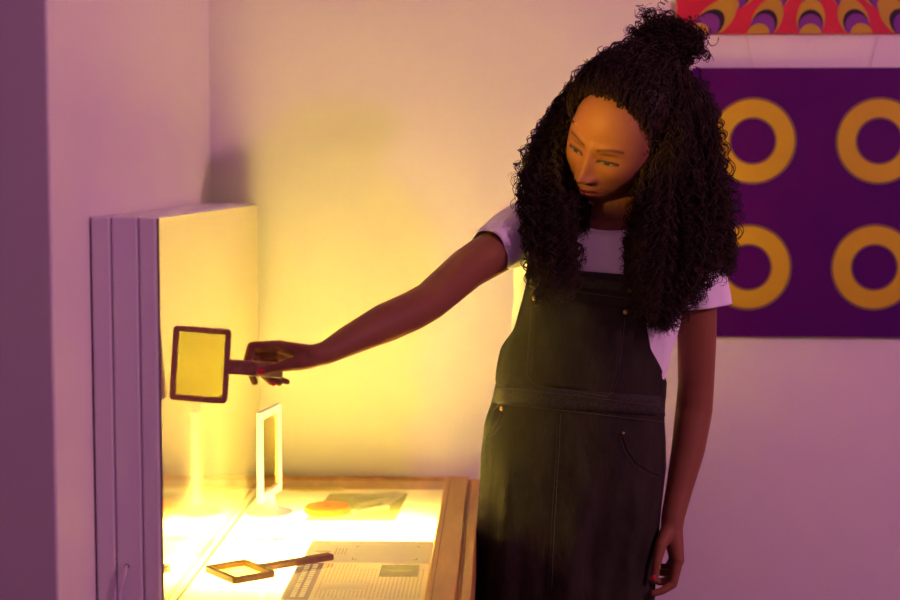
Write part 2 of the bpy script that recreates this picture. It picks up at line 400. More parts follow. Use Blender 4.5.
# clear plastic racks in the blown-out part of the table
def rack(name, px0, py0, px1, py1, nd, hgt, label):
    A = lay(px0, py1, ZP); B = lay(px1, py0, ZP); z = ZP
    r_ = thing(name, label, 'plastic tray', (*((A + B) / 2)[:2], z), group='clear plastic trays under the glass')
    t = .0018; mb = MB()
    x0, x1, y0, y1 = A[0], B[0], A[1], B[1]
    mb.box((x0, y0, z), (x1, y1, z + t))
    for lo, hi in (((x0, y0), (x1, y0 + t)), ((x0, y1 - t), (x1, y1)), ((x0, y0 + t), (x0 + t, y1 - t)), ((x1 - t, y0 + t), (x1, y1 - t))):
        mb.box((*lo, z + t), (*hi, z + hgt))
    mb.build('tray', M['acrylic'], r_)
    for i in range(nd):
        x = x0 + (x1 - x0) * (i + 1) / (nd + 1)
        MB().box((x - t / 2, y0 + t, z + t), (x + t / 2, y1 - t, z + hgt * .95)).build('divider', M['acrylic'], r_)
rack('plastic_tray', 240, 526, 292, 541, 1, .010, 'clear plastic tray with one divider in the brightest part of the case')
rack('plastic_tray', 243, 545, 292, 560, 6, .014, 'clear plastic rack with many dividers behind the lens lying on the glass')
rack('plastic_tray', 214, 543, 238, 557, 2, .010, 'small clear plastic tray beside the mirror at the left of the case')

# ------------------------------------------------------------------ white framed stand
b = lay(270, 514, ZG); b[2] = ZG
st = thing('framed_stand', 'white upright picture frame on a round foot beside the mirror', 'frame stand', tuple(b))
mb = MB().lathe(tuple(b), [(.001, 0), (.046, 0), (.047, .003), (.045, .006), (.030, .010), (.018, .016), (.012, .026), (.0095, .040), (.009, .052), (.001, .052)], 40)
mb.build('foot', M['white_plastic'], st, smooth=True)
F0 = at(258, 410, 3.055); F1 = at(278.5, 404, 3.195); dv = F1 - F0; dv[2] = 0; L = np.linalg.norm(dv); dv /= L
nv = np.array([dv[1], -dv[0], 0])
zb, ztop = ZG + .030, at(268, 406.5, 3.12)[2]; zb = at(258, 502, 3.055)[2]
c0 = np.array([*b[:2], 0]); bw = .016
def frame_ring(mb, c, u, n, half, z0, z1, bw, t):
    up = np.array([0, 0, 1.0])
    out = [(-half, z0), (half, z0), (half, z1), (-half, z1)]; inn = [(-half + bw, z0 + bw), (half - bw, z0 + bw), (half - bw, z1 - bw), (-half + bw, z1 - bw)]
    P = lambda q, s: c + u * q[0] + up * q[1] + n * s
    v = [P(q, -t / 2) for q in out + inn] + [P(q, t / 2) for q in out + inn]; f = []
    for i in range(4):
        j = (i + 1) % 4
        f += [(i, j, 4 + j, 4 + i), (8 + i, 12 + i, 12 + j, 8 + j), (i, 8 + i, 8 + j, j), (4 + i, 4 + j, 12 + j, 12 + i)]
    mb.add(v, f)
mb = MB(); frame_ring(mb, c0, dv, nv, L / 2, zb, ztop, bw, .010); mb.build('frame', M['white_plastic'], st, bevel=.0015)
hp = L / 2 - bw + .001; up = np.array([0, 0, 1.0])
mb = MB().prism([c0 + dv * -hp + up * (zb + bw - .001) - nv * .001, c0 + dv * hp + up * (zb + bw - .001) - nv * .001, c0 + dv * hp + up * (ztop - bw + .001) - nv * .001, c0 + dv * -hp + up * (ztop - bw + .001) - nv * .001], nv * .002)
mb.build('pane', M['stand_pane'], st)

# ------------------------------------------------------------------ square hand lenses (local: x = handle direction, z = up in the frame plane, y = thickness)
def hand_lens(label, loc, Mrot, fw, fh, hl, hw, wood, bw=.0085, t=.011, ht=.010):
    r_ = thing('hand_lens', label, 'hand lens', tuple(loc), group='square hand lenses')
    r_.rotation_euler = Matrix(Mrot.tolist()).to_euler()
    c = .010; k = 6
    def rr(w, h, c): # rounded rectangle outline in x,z
        pts = []
        for sx, sz, a0 in ((1, 1, 0), (-1, 1, 90), (-1, -1, 180), (1, -1, 270)):
            for j in range(k + 1):
                a = math.radians(a0 + 90 * j / k); pts.append((sx * (w / 2 - c) + c * math.cos(a), sz * (h / 2 - c) + c * math.sin(a)))
        return pts
    o, i = rr(fw, fh, .007), rr(fw - 2 * bw, fh - 2 * bw, .0015); n = len(o)
    v = [(x, -t / 2, z) for x, z in o] + [(x, -t / 2, z) for x, z in i] + [(x, t / 2, z) for x, z in o] + [(x, t / 2, z) for x, z in i]; f = []
    for a in range(n):
        b_ = (a + 1) % n
        f += [(a, b_, n + b_, n + a), (2 * n + a, 3 * n + a, 3 * n + b_, 2 * n + b_), (a, 2 * n + a, 2 * n + b_, b_), (n + a, n + b_, 3 * n + b_, 3 * n + a)]
    MB().add(v, f).build('frame', wood, r_, local=True, bevel=.0008)
    MB().box((-fw / 2 + bw - .001, -.0012, -fh / 2 + bw - .001), (fw / 2 - bw + .001, .0012, fh / 2 - bw + .001)).build('lens', M['lens'], r_, local=True)
    MB().box((fw / 2 - .003, -ht / 2, -hw / 2), (fw / 2 + hl, ht / 2, hw / 2)).build('handle', wood, r_, local=True, bevel=.0015)
    return r_
cF = at(200.5, 364.5, 2.500); hE = at(283, 370, 2.512)
ux = hE - cF; ux[1] = .004; ux /= np.linalg.norm(ux)
uy = np.array([0.05, 1, .0]); uz = np.cross(ux, uy); uz /= np.linalg.norm(uz); uy = np.cross(uz, ux)
hand_lens('square walnut framed hand lens held up by the person beside the mirror', cF, np.stack([ux, uy, uz], 1), .0915, .1185, np.linalg.norm(hE - cF) - .0457, .0235, M['walnut'])
a = lay(240, 575, ZG); bb = lay(331, 559.5, ZG); z0 = ZG + .0062
ux = bb - a; ux[2] = 0; LL = np.linalg.norm(ux); ux /= LL; uy = np.array([0, 0, -1.0]); uz = np.cross(ux, uy)
hand_lens('square oak hand lens lying flat on the glass of the case', (a[0], a[1], z0), np.stack([ux, uy, uz], 1), .080, .105, LL - .040, .020, M['wand_oak'])

# ------------------------------------------------------------------ the person
RH = rz(-.48) @ ry(.37) @ rx(.40)
HC = at(615, 139, 2.95)
HS = 1.065
def head(p): return (np.asarray(p) * HS) @ RH.T + HC

def head_mesh():
    nu, nv = 200, 140; V = []
    th = np.linspace(0, 2 * np.pi, nu, endpoint=False); ph = np.linspace(.02, np.pi - .02, nv)
    TH, PH = np.meshgrid(th, ph)
    dx, dy, dz = np.sin(PH) * np.sin(TH), -np.sin(PH) * np.cos(TH), np.cos(PH)      # TH=0 -> front (-y)
    sg = lambda a, e: np.sign(a) * np.abs(a) ** e
    jaw = np.clip(-dz, 0, 1)
    wx = .075 * (1 - .27 * jaw ** 2.2)
    x = wx * sg(dx, .92)
    z = np.where(dz > 0, .112 * dz, .110 * dz)
    y = np.where(dy < 0, .086 * sg(dy, .88), .100 * dy * (1 - .55 * jaw ** 1.2))
    y = y - .012 * jaw ** 1.2 * (dy < .3) 
    y = y - .006 * np.clip(dz, 0, 1) * 0
    G = lambda a, s: np.exp(-(a / s) ** 2)
    w = np.clip((-dy - .05) / .4, 0, 1); w = w * w * (3 - 2 * w)
    f = np.zeros_like(x)
    ax = np.abs(x)
    f += .004 * G(z - .055, .03) * G(x, .05)
    f += .0055 * G(z - .019, .008) * G(ax - .030, .019)                    # brows
    f -= .0105 * G(z - .002, .012) * G(ax - .030, .015)                    # sockets
    f += .0072 * G(z + .001, .0085) * G(ax - .031, .0125)                  # lids
    bridge = np.clip((.016 - z) / .055, 0, 1); cut = 1 / (1 + np.exp(-(z + .0445) / .0022))
    f += (.005 + .0175 * bridge ** 1.15) * G(x, .0075 + .0045 * bridge) * cut * np.clip((.030 - z) / .014, 0, 1)
    f += .0085 * G(z + .0375, .0080) * G(x, .0115)                           # tip
    f += .0120 * G(z + .039, .0066) * G(ax - .0145, .0058)                 # wings
    f += .006 * G(z + .070, .020) * G(x, .026)                             # mouth mound
    f += .0070 * G(z + .0620, .0052) * G(x, .017) - .0012 * G(z + .0585, .004) * G(x, .0035)
    f += .0084 * G(z + .0745, .0058) * G(x, .0155)
    f -= .0048 * G(z + .0680, .0016) * G(x, .022)
    f -= .0042 * G(z + .0870, .005) * G(x, .02)
    f += .0060 * G(z + .103, .010) * G(x, .017)
    f += .0045 * G(z + .022, .018) * G(ax - .047, .016)
    f -= .0025 * G(z + .055, .02) * G(ax - .045, .013)
    y = y - f * w
    P = np.stack([x, y, z], -1)
    mb = MB(); R = [head(P[i]) for i in range(nv)]
    mb.rings(R)
    return mb

def V(px, py, Y, r): return (at(px, py, Y), r)
body = head_mesh()
# ears
for s in (1, -1):
    e0 = np.array([s * .075, .012, -.008]); pts = []
    for t in np.linspace(-2.2, 2.6, 10): pts.append((head(e0 + np.array([s * .006, .014 * math.sin(t) * .9 + .006, .028 * math.cos(t)])), .0045))
    body.chain(pts, 8)
    body.capsule(head(e0 + [0, 0, .012]), .008, head(e0 + [0, 0, -.02]), .006, 10)
# neck
body.chain([(head([0, .03, -.05]), .052), (at(616, 205, 3.0), .049), (at(611, 238, 3.0), .056)], 24)
# torso
PSI = -.20
UX = np.array([math.cos(PSI), math.sin(PSI), 0]); FY = np.array([math.sin(PSI), -math.cos(PSI), 0])
def ering(cx, py, a, b, tilt=0, roll=0, n=64, Y=2.985, th=None):
    c = at(cx, py, Y); t = np.linspace(0, 2 * np.pi, n, endpoint=False) if th is None else th
    su, cf = np.sin(t), np.cos(t)
    ex = lambda q, e: np.sign(q) * np.abs(q) ** e
    P = c + (a * ex(su, .9))[:, None] * UX + (b * ex(cf, .9))[:, None] * FY
    P[:, 2] += tilt * b * cf + roll * a * su
    return P
# rows of the T-shirt: (photo row, centre column, half width m, half depth m, forward tilt, sideways roll)
TEE = [(420, 578, .150, .098, 0, -.09), (398, 580, .149, .097, 0, -.09), (370, 586, .147, .097, 0, -.09), (340, 592, .149, .098, 0, -.09), (310, 596, .153, .102, 0, -.09),
       (288, 597, .156, .103, 0, -.09), (265, 599, .156, .100, 0, -.10), (250, 601, .150, .094, 0, -.10), (238, 603, .138, .086, -.04, -.12), (229, 605, .118, .078, -.12, -.12),
       (222, 608, .094, .070, -.28, -.10), (218, 610, .078, .064, -.42, -.08), (215.5, 611, .069, .060, -.48, -.06)]
def trow(py, k):
    T_ = np.array(TEE)[::-1]; return np.interp(py, T_[:, 0], T_[:, k])
BOD = [ering(570, 560, .150, .09), ering(570, 520, .160, .10), ering(571, 480, .158, .098), ering(574, 440, .148, .09)]
BOD += [ering(r[1], r[0] + 2, r[2] - .016, r[3] - .012, r[4], r[5]) for r in TEE[:-3]]
BOD += [ering(608, 224, .084, .062, -.28, -.10), ering(611, 219, .066, .055, -.35, -.06), ering(612, 214, .05, .048, -.2)]
body.rings(BOD)
# right arm (reaching), left arm (hanging)
body.chain([V(540, 238, 2.97, .050), V(510, 243, 2.935, .043), V(468, 268, 2.83, .0375), V(430, 301, 2.725, .0335), V(412, 311, 2.685, .0335),
            V(385, 323, 2.64, .033), V(350, 340, 2.58, .0255), V(326, 353, 2.54, .0195), V(313, 356, 2.525, .0185)], 20)
body.chain([V(678, 252, 3.0, .050), V(694, 268, 3.0, .043), V(697, 330, 3.01, .0375), V(696, 385, 3.02, .0345), V(694, 410, 3.02, .0355),
            V(688, 450, 3.0, .032), V(679, 490, 2.975, .0255), V(673, 516, 2.955, .0225), V(672, 526, 2.95, .0215)], 20)
# right hand around the handle
W_ = V(314, 356, 2.525, .0175)
body.chain([W_, V(281, 347, 2.533, .0105)]).chain([W_, V(279, 352, 2.548, .0115)]).chain([W_, V(281, 359, 2.560, .0110)]).chain([W_, V(286, 366, 2.568, .0095)])
body.chain([V(312, 359, 2.522, .0155), V(299, 363, 2.510, .0125), V(288, 365, 2.504, .0098), V(274, 368, 2.4995, .0080), V(261, 371.5, 2.4985, .0068)], 14)
body.chain([V(280, 346, 2.533, .0098), V(252, 346.5, 2.533, .0080), V(247, 362, 2.530, .0070), V(254.5, 382, 2.523, .0058)], 14)
body.chain([V(279, 352, 2.548, .0098), V(257, 356, 2.545, .0082), V(259, 370, 2.538, .0070), V(271, 382, 2.530, .0060)], 14)
body.chain([V(281, 359, 2.560, .0092), V(265, 362, 2.558, .0078), V(268, 375, 2.550, .0067), V(279, 383, 2.538, .0058)], 14)
body.chain([V(286, 366, 2.568, .0085), V(274, 369, 2.566, .0070), V(277, 379, 2.558, .0060), V(287, 382, 2.545, .0052)], 14)
# left hand, relaxed
W_ = V(672, 527, 2.95, .0205)
body.chain([W_, V(678, 560, 2.925, .0120)]).chain([W_, V(677, 561, 2.945, .0120)]).chain([W_, V(676, 560, 2.965, .0115)]).chain([W_, V(674, 557, 2.982, .0105)])
body.chain([V(678, 560, 2.925, .0105), V(673, 584, 2.915, .0085), V(662, 591, 2.908, .0072), V(653, 593.5, 2.905, .0062)], 14)
body.chain([V(677, 562, 2.945, .0105), V(672, 580, 2.937, .0085), V(660, 582, 2.930, .0072), V(651, 579, 2.928, .0062)], 14)
body.chain([V(676, 560, 2.965, .0100), V(670, 574, 2.958, .0080), V(659, 572, 2.952, .0068), V(651, 569, 2.95, .0060)], 14)
body.chain([V(674, 557, 2.982, .0092), V(668, 568, 2.978, .0072), V(659, 566, 2.974, .0062), V(652, 562, 2.972, .0054)], 14)
body.chain([V(668, 530, 2.94, .0150), V(661, 545, 2.918, .0115), V(657, 561, 2.906, .0088), V(654.5, 579, 2.902, .0068)], 14)
# legs and feet
PX, PY = float(at(570, 500, 2.985)[0]), 2.985
for s in (-1, 1):
    hx = PX + s * .082
    body.chain([((hx, PY + s * -.015, .86), .080), ((hx - .004 * s, PY - .01, .48), .052), ((hx - .004 * s, PY + .0, .36), .054), ((hx - .006 * s, PY + .015, .10), .036)], 20)
    body.chain([((hx - .006 * s, PY + .015, .075), .034), ((hx, PY - .09, .045), .028), ((hx + .002, PY - .13, .036), .022)], 16)

ROOT = np.array([PX, PY, 0.0])
tmp = body.build('tmp_body', M['skin'])
md = tmp.modifiers.new('r', 'REMESH'); md.mode = 'VOXEL'; md.voxel_size = .0021; md.use_smooth_shade = True
md = tmp.modifiers.new('s', 'SMOOTH'); md.factor = .5; md.iterations = 4
dg = bpy.context.evaluated_depsgraph_get()
me = bpy.data.meshes.new_from_object(tmp.evaluated_get(dg)); me.name = 'person'
old = tmp.data; bpy.data.objects.remove(tmp); bpy.data.meshes.remove(old)
n = len(me.vertices); co = np.empty(n * 3); me.vertices.foreach_get('co', co); co = co.reshape(-1, 3)
# smoother limbs and torso (face and hands keep their detail)
ed = np.empty(len(me.edges) * 2, int); me.edges.foreach_get('vertices', ed); ed = ed.reshape(-1, 2)
hl = (co - HC) @ RH / HS
face_w = (np.linalg.norm(hl, axis=1) < .125) & (hl[:, 2] > -.114)
pr = proj(co)
hand_w = ((pr[:, 0] < 312) & (co[:, 2] > 1.0)) | ((pr[:, 1] > 530) & (pr[:, 0] > 645) & (co[:, 2] > .6))
keep = face_w | hand_w
deg = np.bincount(ed.ravel(), minlength=n)[:, None]
for it in range(24):
    s_ = np.stack([np.bincount(ed[:, 0], co[ed[:, 1], k], n) + np.bincount(ed[:, 1], co[ed[:, 0], k], n) for k in range(3)], 1)
    co = np.where(keep[:, None], co, co * .5 + .5 * s_ / np.maximum(deg, 1))
# ---- skin tones: lips, brows, eyes are coloured where they lie on the head
base = np.array([.25, .095, .038]); tone = np.tile(base, (n, 1))
hl = (co - HC) @ RH / HS; x, y, z = hl.T
G = lambda a, s: np.exp(-(a / s) ** 2)
front = (y < -.045) & face_w
def paint(mask, col):
    global tone
    mask = np.clip(mask, 0, 1)[:, None] * front[:, None]; tone = tone * (1 - mask) + np.array(col) * mask
axs = np.abs(x)
lipw = .0235; arch = np.clip(1 - (x / lipw) ** 2, 0, 1)
top = -.0680 + .0095 * arch ** .7 - .0016 * G(x, .004); bot = -.0680 - .0125 * arch ** .8
sm = lambda a: np.clip(a / .0016 + .5, 0, 1)
paint(sm(top - z) * sm(z - bot), (.34, .075, .065))
paint(G(z + .0680 - .001 * (1 - arch), .0011) * (axs < .0235), (.06, .018, .012))
u = (axs - .031) / .0155                                  # -1 inner, +1 outer
bz = .0198 + .0028 * (1 - (u - .3) ** 2)
paint(G(z - bz - .001, .0026) * sm(.0205 - np.abs(axs - .032)) * .8, (.022, .011, .007))
inside = np.clip(1 - u * u, 0, 1)
ltop = -.0036 + .0020 * inside; lbot = -.0042 - .0017 * inside
eye = sm(ltop - z) * sm(z - lbot) * (np.abs(u) < 1)
paint(eye, (.26, .20, .165))
paint(eye * (np.hypot(axs - .031 , (z + .0030)) < .0050), (.02, .010, .006))
paint(G(z - ltop - .0009, .0026) * (np.abs(u) < 1.15), (.010, .006, .005))
paint(G(z - lbot, .0009) * (np.abs(u) < 1.0) * .6, (.04, .015, .01))
paint(G(z - ltop - .0055, .0011) * (np.abs(u) < 1.0) * .5, (.08, .03, .015))
paint(G(z + .0450, .0022) * G(axs - .0075, .0032), (.03, .012, .008))
tv = np.concatenate([tone, np.ones((n, 1))], 1)
me.vertices.foreach_set('co', (co - ROOT).ravel()); me.update()
ca = me.color_attributes.new('tone', 'FLOAT_COLOR', 'POINT'); ca.data.foreach_set('color', tv.ravel())
me.materials.clear(); me.materials.append(M['skin']); me.polygons.foreach_set('use_smooth', [True] * len(me.polygons))
person = bpy.data.objects.new('person', me); COL.objects.link(person); person.location = ROOT
tag(person, 'person in black denim pinafore dress and white t-shirt holding up a hand lens', 'person')

def nail(px, py, Y, ang, L=.0052, Wd=.0040, ny=-1):
    c = at(px, py, Y); ca_, sa_ = math.cos(ang), math.sin(ang); mb = MB(); R = []
    d = np.array([ca_, 0, -sa_]); e = np.array([sa_, 0, ca_])
    for t in np.linspace(.05, math.pi / 2, 7):
        R.append([c + (d * L * math.cos(a) + e * Wd * math.sin(a)) * math.sin(t) + np.array([0, ny * .0016 * math.cos(t), 0]) for a in np.linspace(0, 2 * math.pi, 16, endpoint=False)])
    return mb.rings(R)
for a in ((260.5, 371.3, 2.4925, math.pi - .25, .0066, .0050), (273, 384, 2.5245, .5, .0045, .0032)):
    nail(*a).build('fingernail', M['nail'], person, smooth=True)
nail(653.8, 577.5, 2.8965, math.pi / 2 + .1).build('fingernail', M['nail'], person, smooth=True)

# ---- T-shirt
mb = MB(); n_ = 96
def wr(P, k):                              # soft cloth ripples
    return P
RR = []
for i in range(len(TEE) - 1):
    for t in np.linspace(0, 1, 5)[: -1 if i < len(TEE) - 2 else None]:
        a, b_ = np.array(TEE[i]), np.array(TEE[i + 1]); q = a * (1 - t) + b_ * t
        P = ering(q[1], q[0], q[2], q[3], q[4], q[5], n_)
        c = at(q[1], q[0], 2.985); ang = np.linspace(0, 2 * np.pi, n_, endpoint=False)
        amp = .0022 * np.clip((q[0] - 225) / 40, 0, 1)
        rad = P - c; rad /= np.linalg.norm(rad, axis=1)[:, None]
        P = P + rad * (amp * (np.sin(ang * 7 + q[0] * .05) + .7 * np.sin(ang * 13 - q[0] * .08)))[:, None]
        RR.append(P)
mb.rings(RR, cap=False)
def sleeve(pts, seed):
    P = [at(*p[:3]) for p in pts]; r = [p[3] for p in pts]; r2 = [p[4] for p in pts]
    Pq = np.array(P); m = 24; tt = np.linspace(0, len(P) - 1, m)
    C_ = np.stack([np.interp(tt, range(len(P)), Pq[:, k]) for k in range(3)], 1)
    r = np.interp(tt, range(len(P)), r); r2 = np.interp(tt, range(len(P)), r2)
    for k in range(3): C_[:, k] = np.convolve(np.pad(C_[:, k], 2, 'edge'), np.ones(5) / 5, 'valid')
    T = np.gradient(C_, axis=0); T /= np.linalg.norm(T, axis=1)[:, None]
    R = []
    for i in range(m):
        A = np.cross(T[i], [0, 1, 0]); A /= np.linalg.norm(A); B = np.cross(T[i], A)
        ang = np.linspace(0, 2 * np.pi, 48, endpoint=False)
        f = 1 + .045 * (i / m) * np.sin(3 * ang + seed) + .03 * np.sin(5 * ang + seed + i * .15)
        R.append(C_[i] + (r[i] * f * np.cos(ang))[:, None] * A + (r2[i] * f * np.sin(ang))[:, None] * B)
    mb.rings(R, cap=False)
sleeve([(556, 232, 2.985, .052, .060), (535, 228, 2.965, .060, .058), (512, 238, 2.935, .052, .052), (487, 253, 2.88, .0405, .042)], 1.0)
sleeve([(655, 245, 3.0, .055, .06), (680, 250, 3.0, .060, .058), (695, 268, 3.0, .054, .054), (702, 290, 3.0, .050, .053), (704, 308, 3.0, .050, .054)], 2.0)
tee = mb.build('t_shirt', M['tee'], person, smooth=True, solid=.0016)
R0 = ering(611, 215.3, .0685, .0600, -.48, -.06, 64); mb = MB(); cl = np.vstack([R0, R0[:1]])
mb.tube(cl, .0028, 8, cap=False); mb.build('collar_band', M['tee'], tee, smooth=True)

# ---- pinafore dress
SK = np.array([(392, 580, .157, .1065), (410, 577.5, .160, .108), (430, 574.5, .168, .111), (460, 573, .1705, .114), (500, 570, .166, .117), (550, 566, .162, .120), (600, 564.5, .160, .124), (680, 563, .162, .130), (740, 562, .166, .135)])
def srow(py):
    return [np.interp(py, SK[:, 0], SK[:, k]) for k in (1, 2, 3)]
def dress_pt(py, th, off=0.0):             # point of the dress surface at row py, angle th from the front
    th = np.atleast_1d(np.asarray(th, float))
    if py >= 392:
        cx, a, b_ = srow(py); roll = -.09 * np.clip((560 - py) / 160, 0, 1)
        f = np.clip((py - 425) / 130, 0, 1)
        w = f * (.0060 * np.sin(9 * th + .6) + .0035 * np.sin(17 * th + py * .01))
    else:
        k = np.clip((392 - py) / 66, 0, 1)
        cx = trow(py, 1) * k + 580 * (1 - k); a = (trow(py, 2) + .0065) * k + .157 * (1 - k); b_ = (trow(py, 3) + .0075) * k + .1065 * (1 - k); roll = -.09
        w = .0012 * np.sin(6 * th + py * .06)
    return ering(cx, py, a + off + w.mean() * 0, b_ + off, 0, roll, th=th) + (w[:, None] * (np.sin(th)[:, None] * UX + np.cos(th)[:, None] * FY))
def theta_for(px, py):                     # front angle whose surface point shows at column px
    th = np.linspace(-1.75, 1.75, 701); q = proj(dress_pt(py, th))[:, 0]
    m_ = np.argmin(np.abs(q - px)); return th[m_]
mb = MB(); ths = np.linspace(0, 2 * np.pi, 180, endpoint=False)
R = [dress_pt(py, ths) for py in np.concatenate([np.arange(392, 440, 4), np.arange(440, 741, 10)])]
mb.rings(R[::-1], cap=False)
dress = mb.build('pinafore_dress', M['denim'], person, smooth=True, solid=.0022)
EL = np.array([(268, 531), (300, 524), (330, 516), (360, 505)]); ER = np.array([(268, 640), (300, 644), (320, 647), (345, 652), (360, 657)])
mb = MB(); R = []; rowsB = np.arange(268, 395, 4.0); NB = 61; LT = {}
for py in rowsB:
    if py <= 332:
        tl, tr = theta_for(np.interp(py, EL[:, 0], EL[:, 1]), py), theta_for(np.interp(py, ER[:, 0], ER[:, 1]), py)
    LT[py] = (tl, tr)
tl360, tr360 = LT[332.0]
for py in rowsB:
    tl, tr = LT[py]
    if py > 332:
        k = ((py - 332) / 60) ** 1.4; tl = tl360 * (1 - k) + -2.2 * k; tr = tr360 * (1 - k) + 2.2 * k; LT[py] = (tl, tr)
    R.append(dress_pt(py, np.linspace(tl, tr, NB)))
mb.rings(R[::-1], closed=False, cap=False)
bib = mb.build('bib', M['denim'], dress, smooth=True, solid=.0022)
mb = MB()                                   # back bib
R = [dress_pt(py, np.linspace(math.pi - w_, math.pi + w_, 31)) for py, w_ in zip(np.arange(392, 315, -6), np.linspace(1.0, .5, 13))]
mb.rings(R, closed=False, cap=False).build('back_bib', M['denim'], dress, smooth=True, solid=.0022)

def seam(pts, r, m, name, parent, off=.0032, k=6):   # pts: photo points traced on the cloth
    P = []
    for (a, b_) in zip(pts[:-1], pts[1:]):
        for t in np.linspace(0, 1, 9)[:-1]:
            P.append((a[0] * (1 - t) + b_[0] * t, a[1] * (1 - t) + b_[1] * t))
    P.append(pts[-1])
    Q = [on_dress(px, py, off) for px, py in P]
    MB().tube(Q, r, k).build(name, m, parent, smooth=True)
def on_dress(px, py, off):
    # rows are tilted and curved: search the row whose surface point projects to (px, py)
    best = None; row = py
    for _ in range(12):
        th = theta_for(px, row); q = proj(dress_pt(row, th, off))[0]
        row += (py - q[1]) * .8
    return dress_pt(row, theta_for(px, row), off)[0]
def patch(poly_rows, off, m, name, parent, solid=.0016):   # rows of (py, left px, right px) laid on the cloth
    R = []
    for (py0, l, r) in poly_rows:
        R.append(np.array([on_dress(l * (1 - t) + r * t, py0 + t * (poly_slope), off) for t in np.linspace(0, 1, 15)]))
    MB().rings(R[::-1], closed=False, cap=False).build(name, m, parent, smooth=True, solid=solid)
poly_slope = 12
patch([(296, 533, 624), (302, 532, 624), (320, 531, 622), (340, 529.5, 620), (360, 528, 618), (374, 528, 616), (380, 531, 613), (384, 537, 607)], .0028, M['denim'], 'bib_pocket', dress)
patch([(271, 533, 637), (276, 532, 638), (282, 531, 638)], .0030, M['denim_edge'], 'bib_band', dress)
patch([(384, 499, 659), (391, 497, 661), (398, 495, 662), (404, 493, 663)], .0030, M['denim_edge'], 'waistband', dress, .002)
S = M['stitch']
seam([(534, 304), (531, 340), (528.5, 374), (533, 382), (540, 386.5), (575, 391), (605, 396.5), (613, 392), (618, 372), (622, 340), (624, 318)], .0006, S, 'stitching', dress, .0052)
seam([(531, 286), (580, 292), (637, 300)], .0006, S, 'stitching', dress, .0054)
seam([(499, 387), (560, 394), (610, 400), (657, 406)], .0006, S, 'stitching', dress, .0056)
seam([(496, 403), (560, 410), (610, 416), (660, 422)], .0006, S, 'stitching', dress, .0056)
seam([(558, 414), (556, 460), (552, 520), (549, 590)], .0013, M['denim_edge'], 'front_seam', dress, .0026)
seam([(561, 414), (559, 460), (555, 520), (552, 590)], .0006, S, 'stitching', dress, .0034)
seam([(504, 413), (500, 423), (494, 431), (485, 436)], .0013, M['denim_edge'], 'pocket_edge', dress, .0030)
seam([(506, 415), (502, 426), (496, 434), (486, 440)], .0006, S, 'stitching', dress, .0034)
seam([(622, 436), (627, 450), (635, 462), (648, 471), (658, 474)], .0013, M['denim_edge'], 'pocket_edge', dress, .0030)
seam([(619, 437), (624, 453), (633, 466), (647, 475), (657, 478)], .0006, S, 'stitching', dress, .0034)
def button(px, py, par, off, r=.0052):
    c = on_dress(px, py, off); c2 = on_dress(px, py, off + .003); d = c2 - c; d /= np.linalg.norm(d)
    P = [c, c + d * .001, c + d * .0022, c + d * .0026]; MB().tube(P, np.array([r, r, r * .8, r * .3]), 18).build('button', M['brass'], par, smooth=True)
for (px, py, par, off) in ((538, 279, dress, .0075), (536.5, 298, dress, .006), (628, 291, dress, .0075), (624.5, 312, dress, .006), (504, 408.5, dress, .0052), (622, 433, dress, .004)):
    button(px, py, par, off, .0046 if py != 433 else .0026)
# shoulder straps
def strap(th_f, th_b):
    P = []
    def tp(py, th, off):
        P_ = ering(trow(py, 1), py, trow(py, 2) + off, trow(py, 3) + off, trow(py, 4), trow(py, 5), th=np.array([th]))[0]; return P_
    for py in (284, 270, 255, 243, 234, 227): P.append(tp(py, th_f, .012))
    top_ = tp(221, th_f * 1.9, .012) + np.array([0, 0, .010]); P.append(top_)
    for py in (227, 236, 250, 280, 310, 340): P.append(tp(py, th_b, .012))
    P = np.array(P); tt = np.linspace(0, len(P) - 1, 60); Q = np.stack([np.interp(tt, range(len(P)), P[:, k]) for k in range(3)], 1)
    for k in range(3): Q[:, k] = np.convolve(np.pad(Q[:, k], 3, 'edge'), np.ones(7) / 7, 'valid')
    A = [q - UX * .016 for q in Q]; B = [q + UX * .016 for q in Q]
    MB().rings([np.array([a, b_]) for a, b_ in zip(A, B)], closed=False, cap=False).build('strap', M['denim'], dress, smooth=True, solid=.002)
strap(-.62, math.pi + .45); strap(.42, math.pi - .45)

# ---- shoes
for s in (-1, 1):
    hx = PX + s * .082; mb = MB(); R = []
    prof = [(.085, .020, .022), (.080, .034, .055), (.055, .040, .085), (.02, .041, .085), (-.03, .043, .072), (-.08, .047, .056), (-.12, .046, .045), (-.15, .036, .036), (-.163, .016, .026)]
    for (dy, w_, h_) in prof:
        R.append([(hx + w_ * math.sin(t), PY - .0 + dy, .014 + max(0, .5 + .5 * -math.cos(t)) * h_) for t in np.linspace(0, 2 * math.pi, 20, endpoint=False)])
    so = mb.rings(R).build('shoe', M['shoe'], person, smooth=True)
    R = [[(hx + k_ * (w_ + .004) , PY + dy, zz) for (k_, zz) in ((-1, 0.001), (1, .001), (1, .02), (-1, .02))] for (dy, w_, h_) in prof]
    MB().rings(R).build('sole', M['sole'], so, bevel=.004)

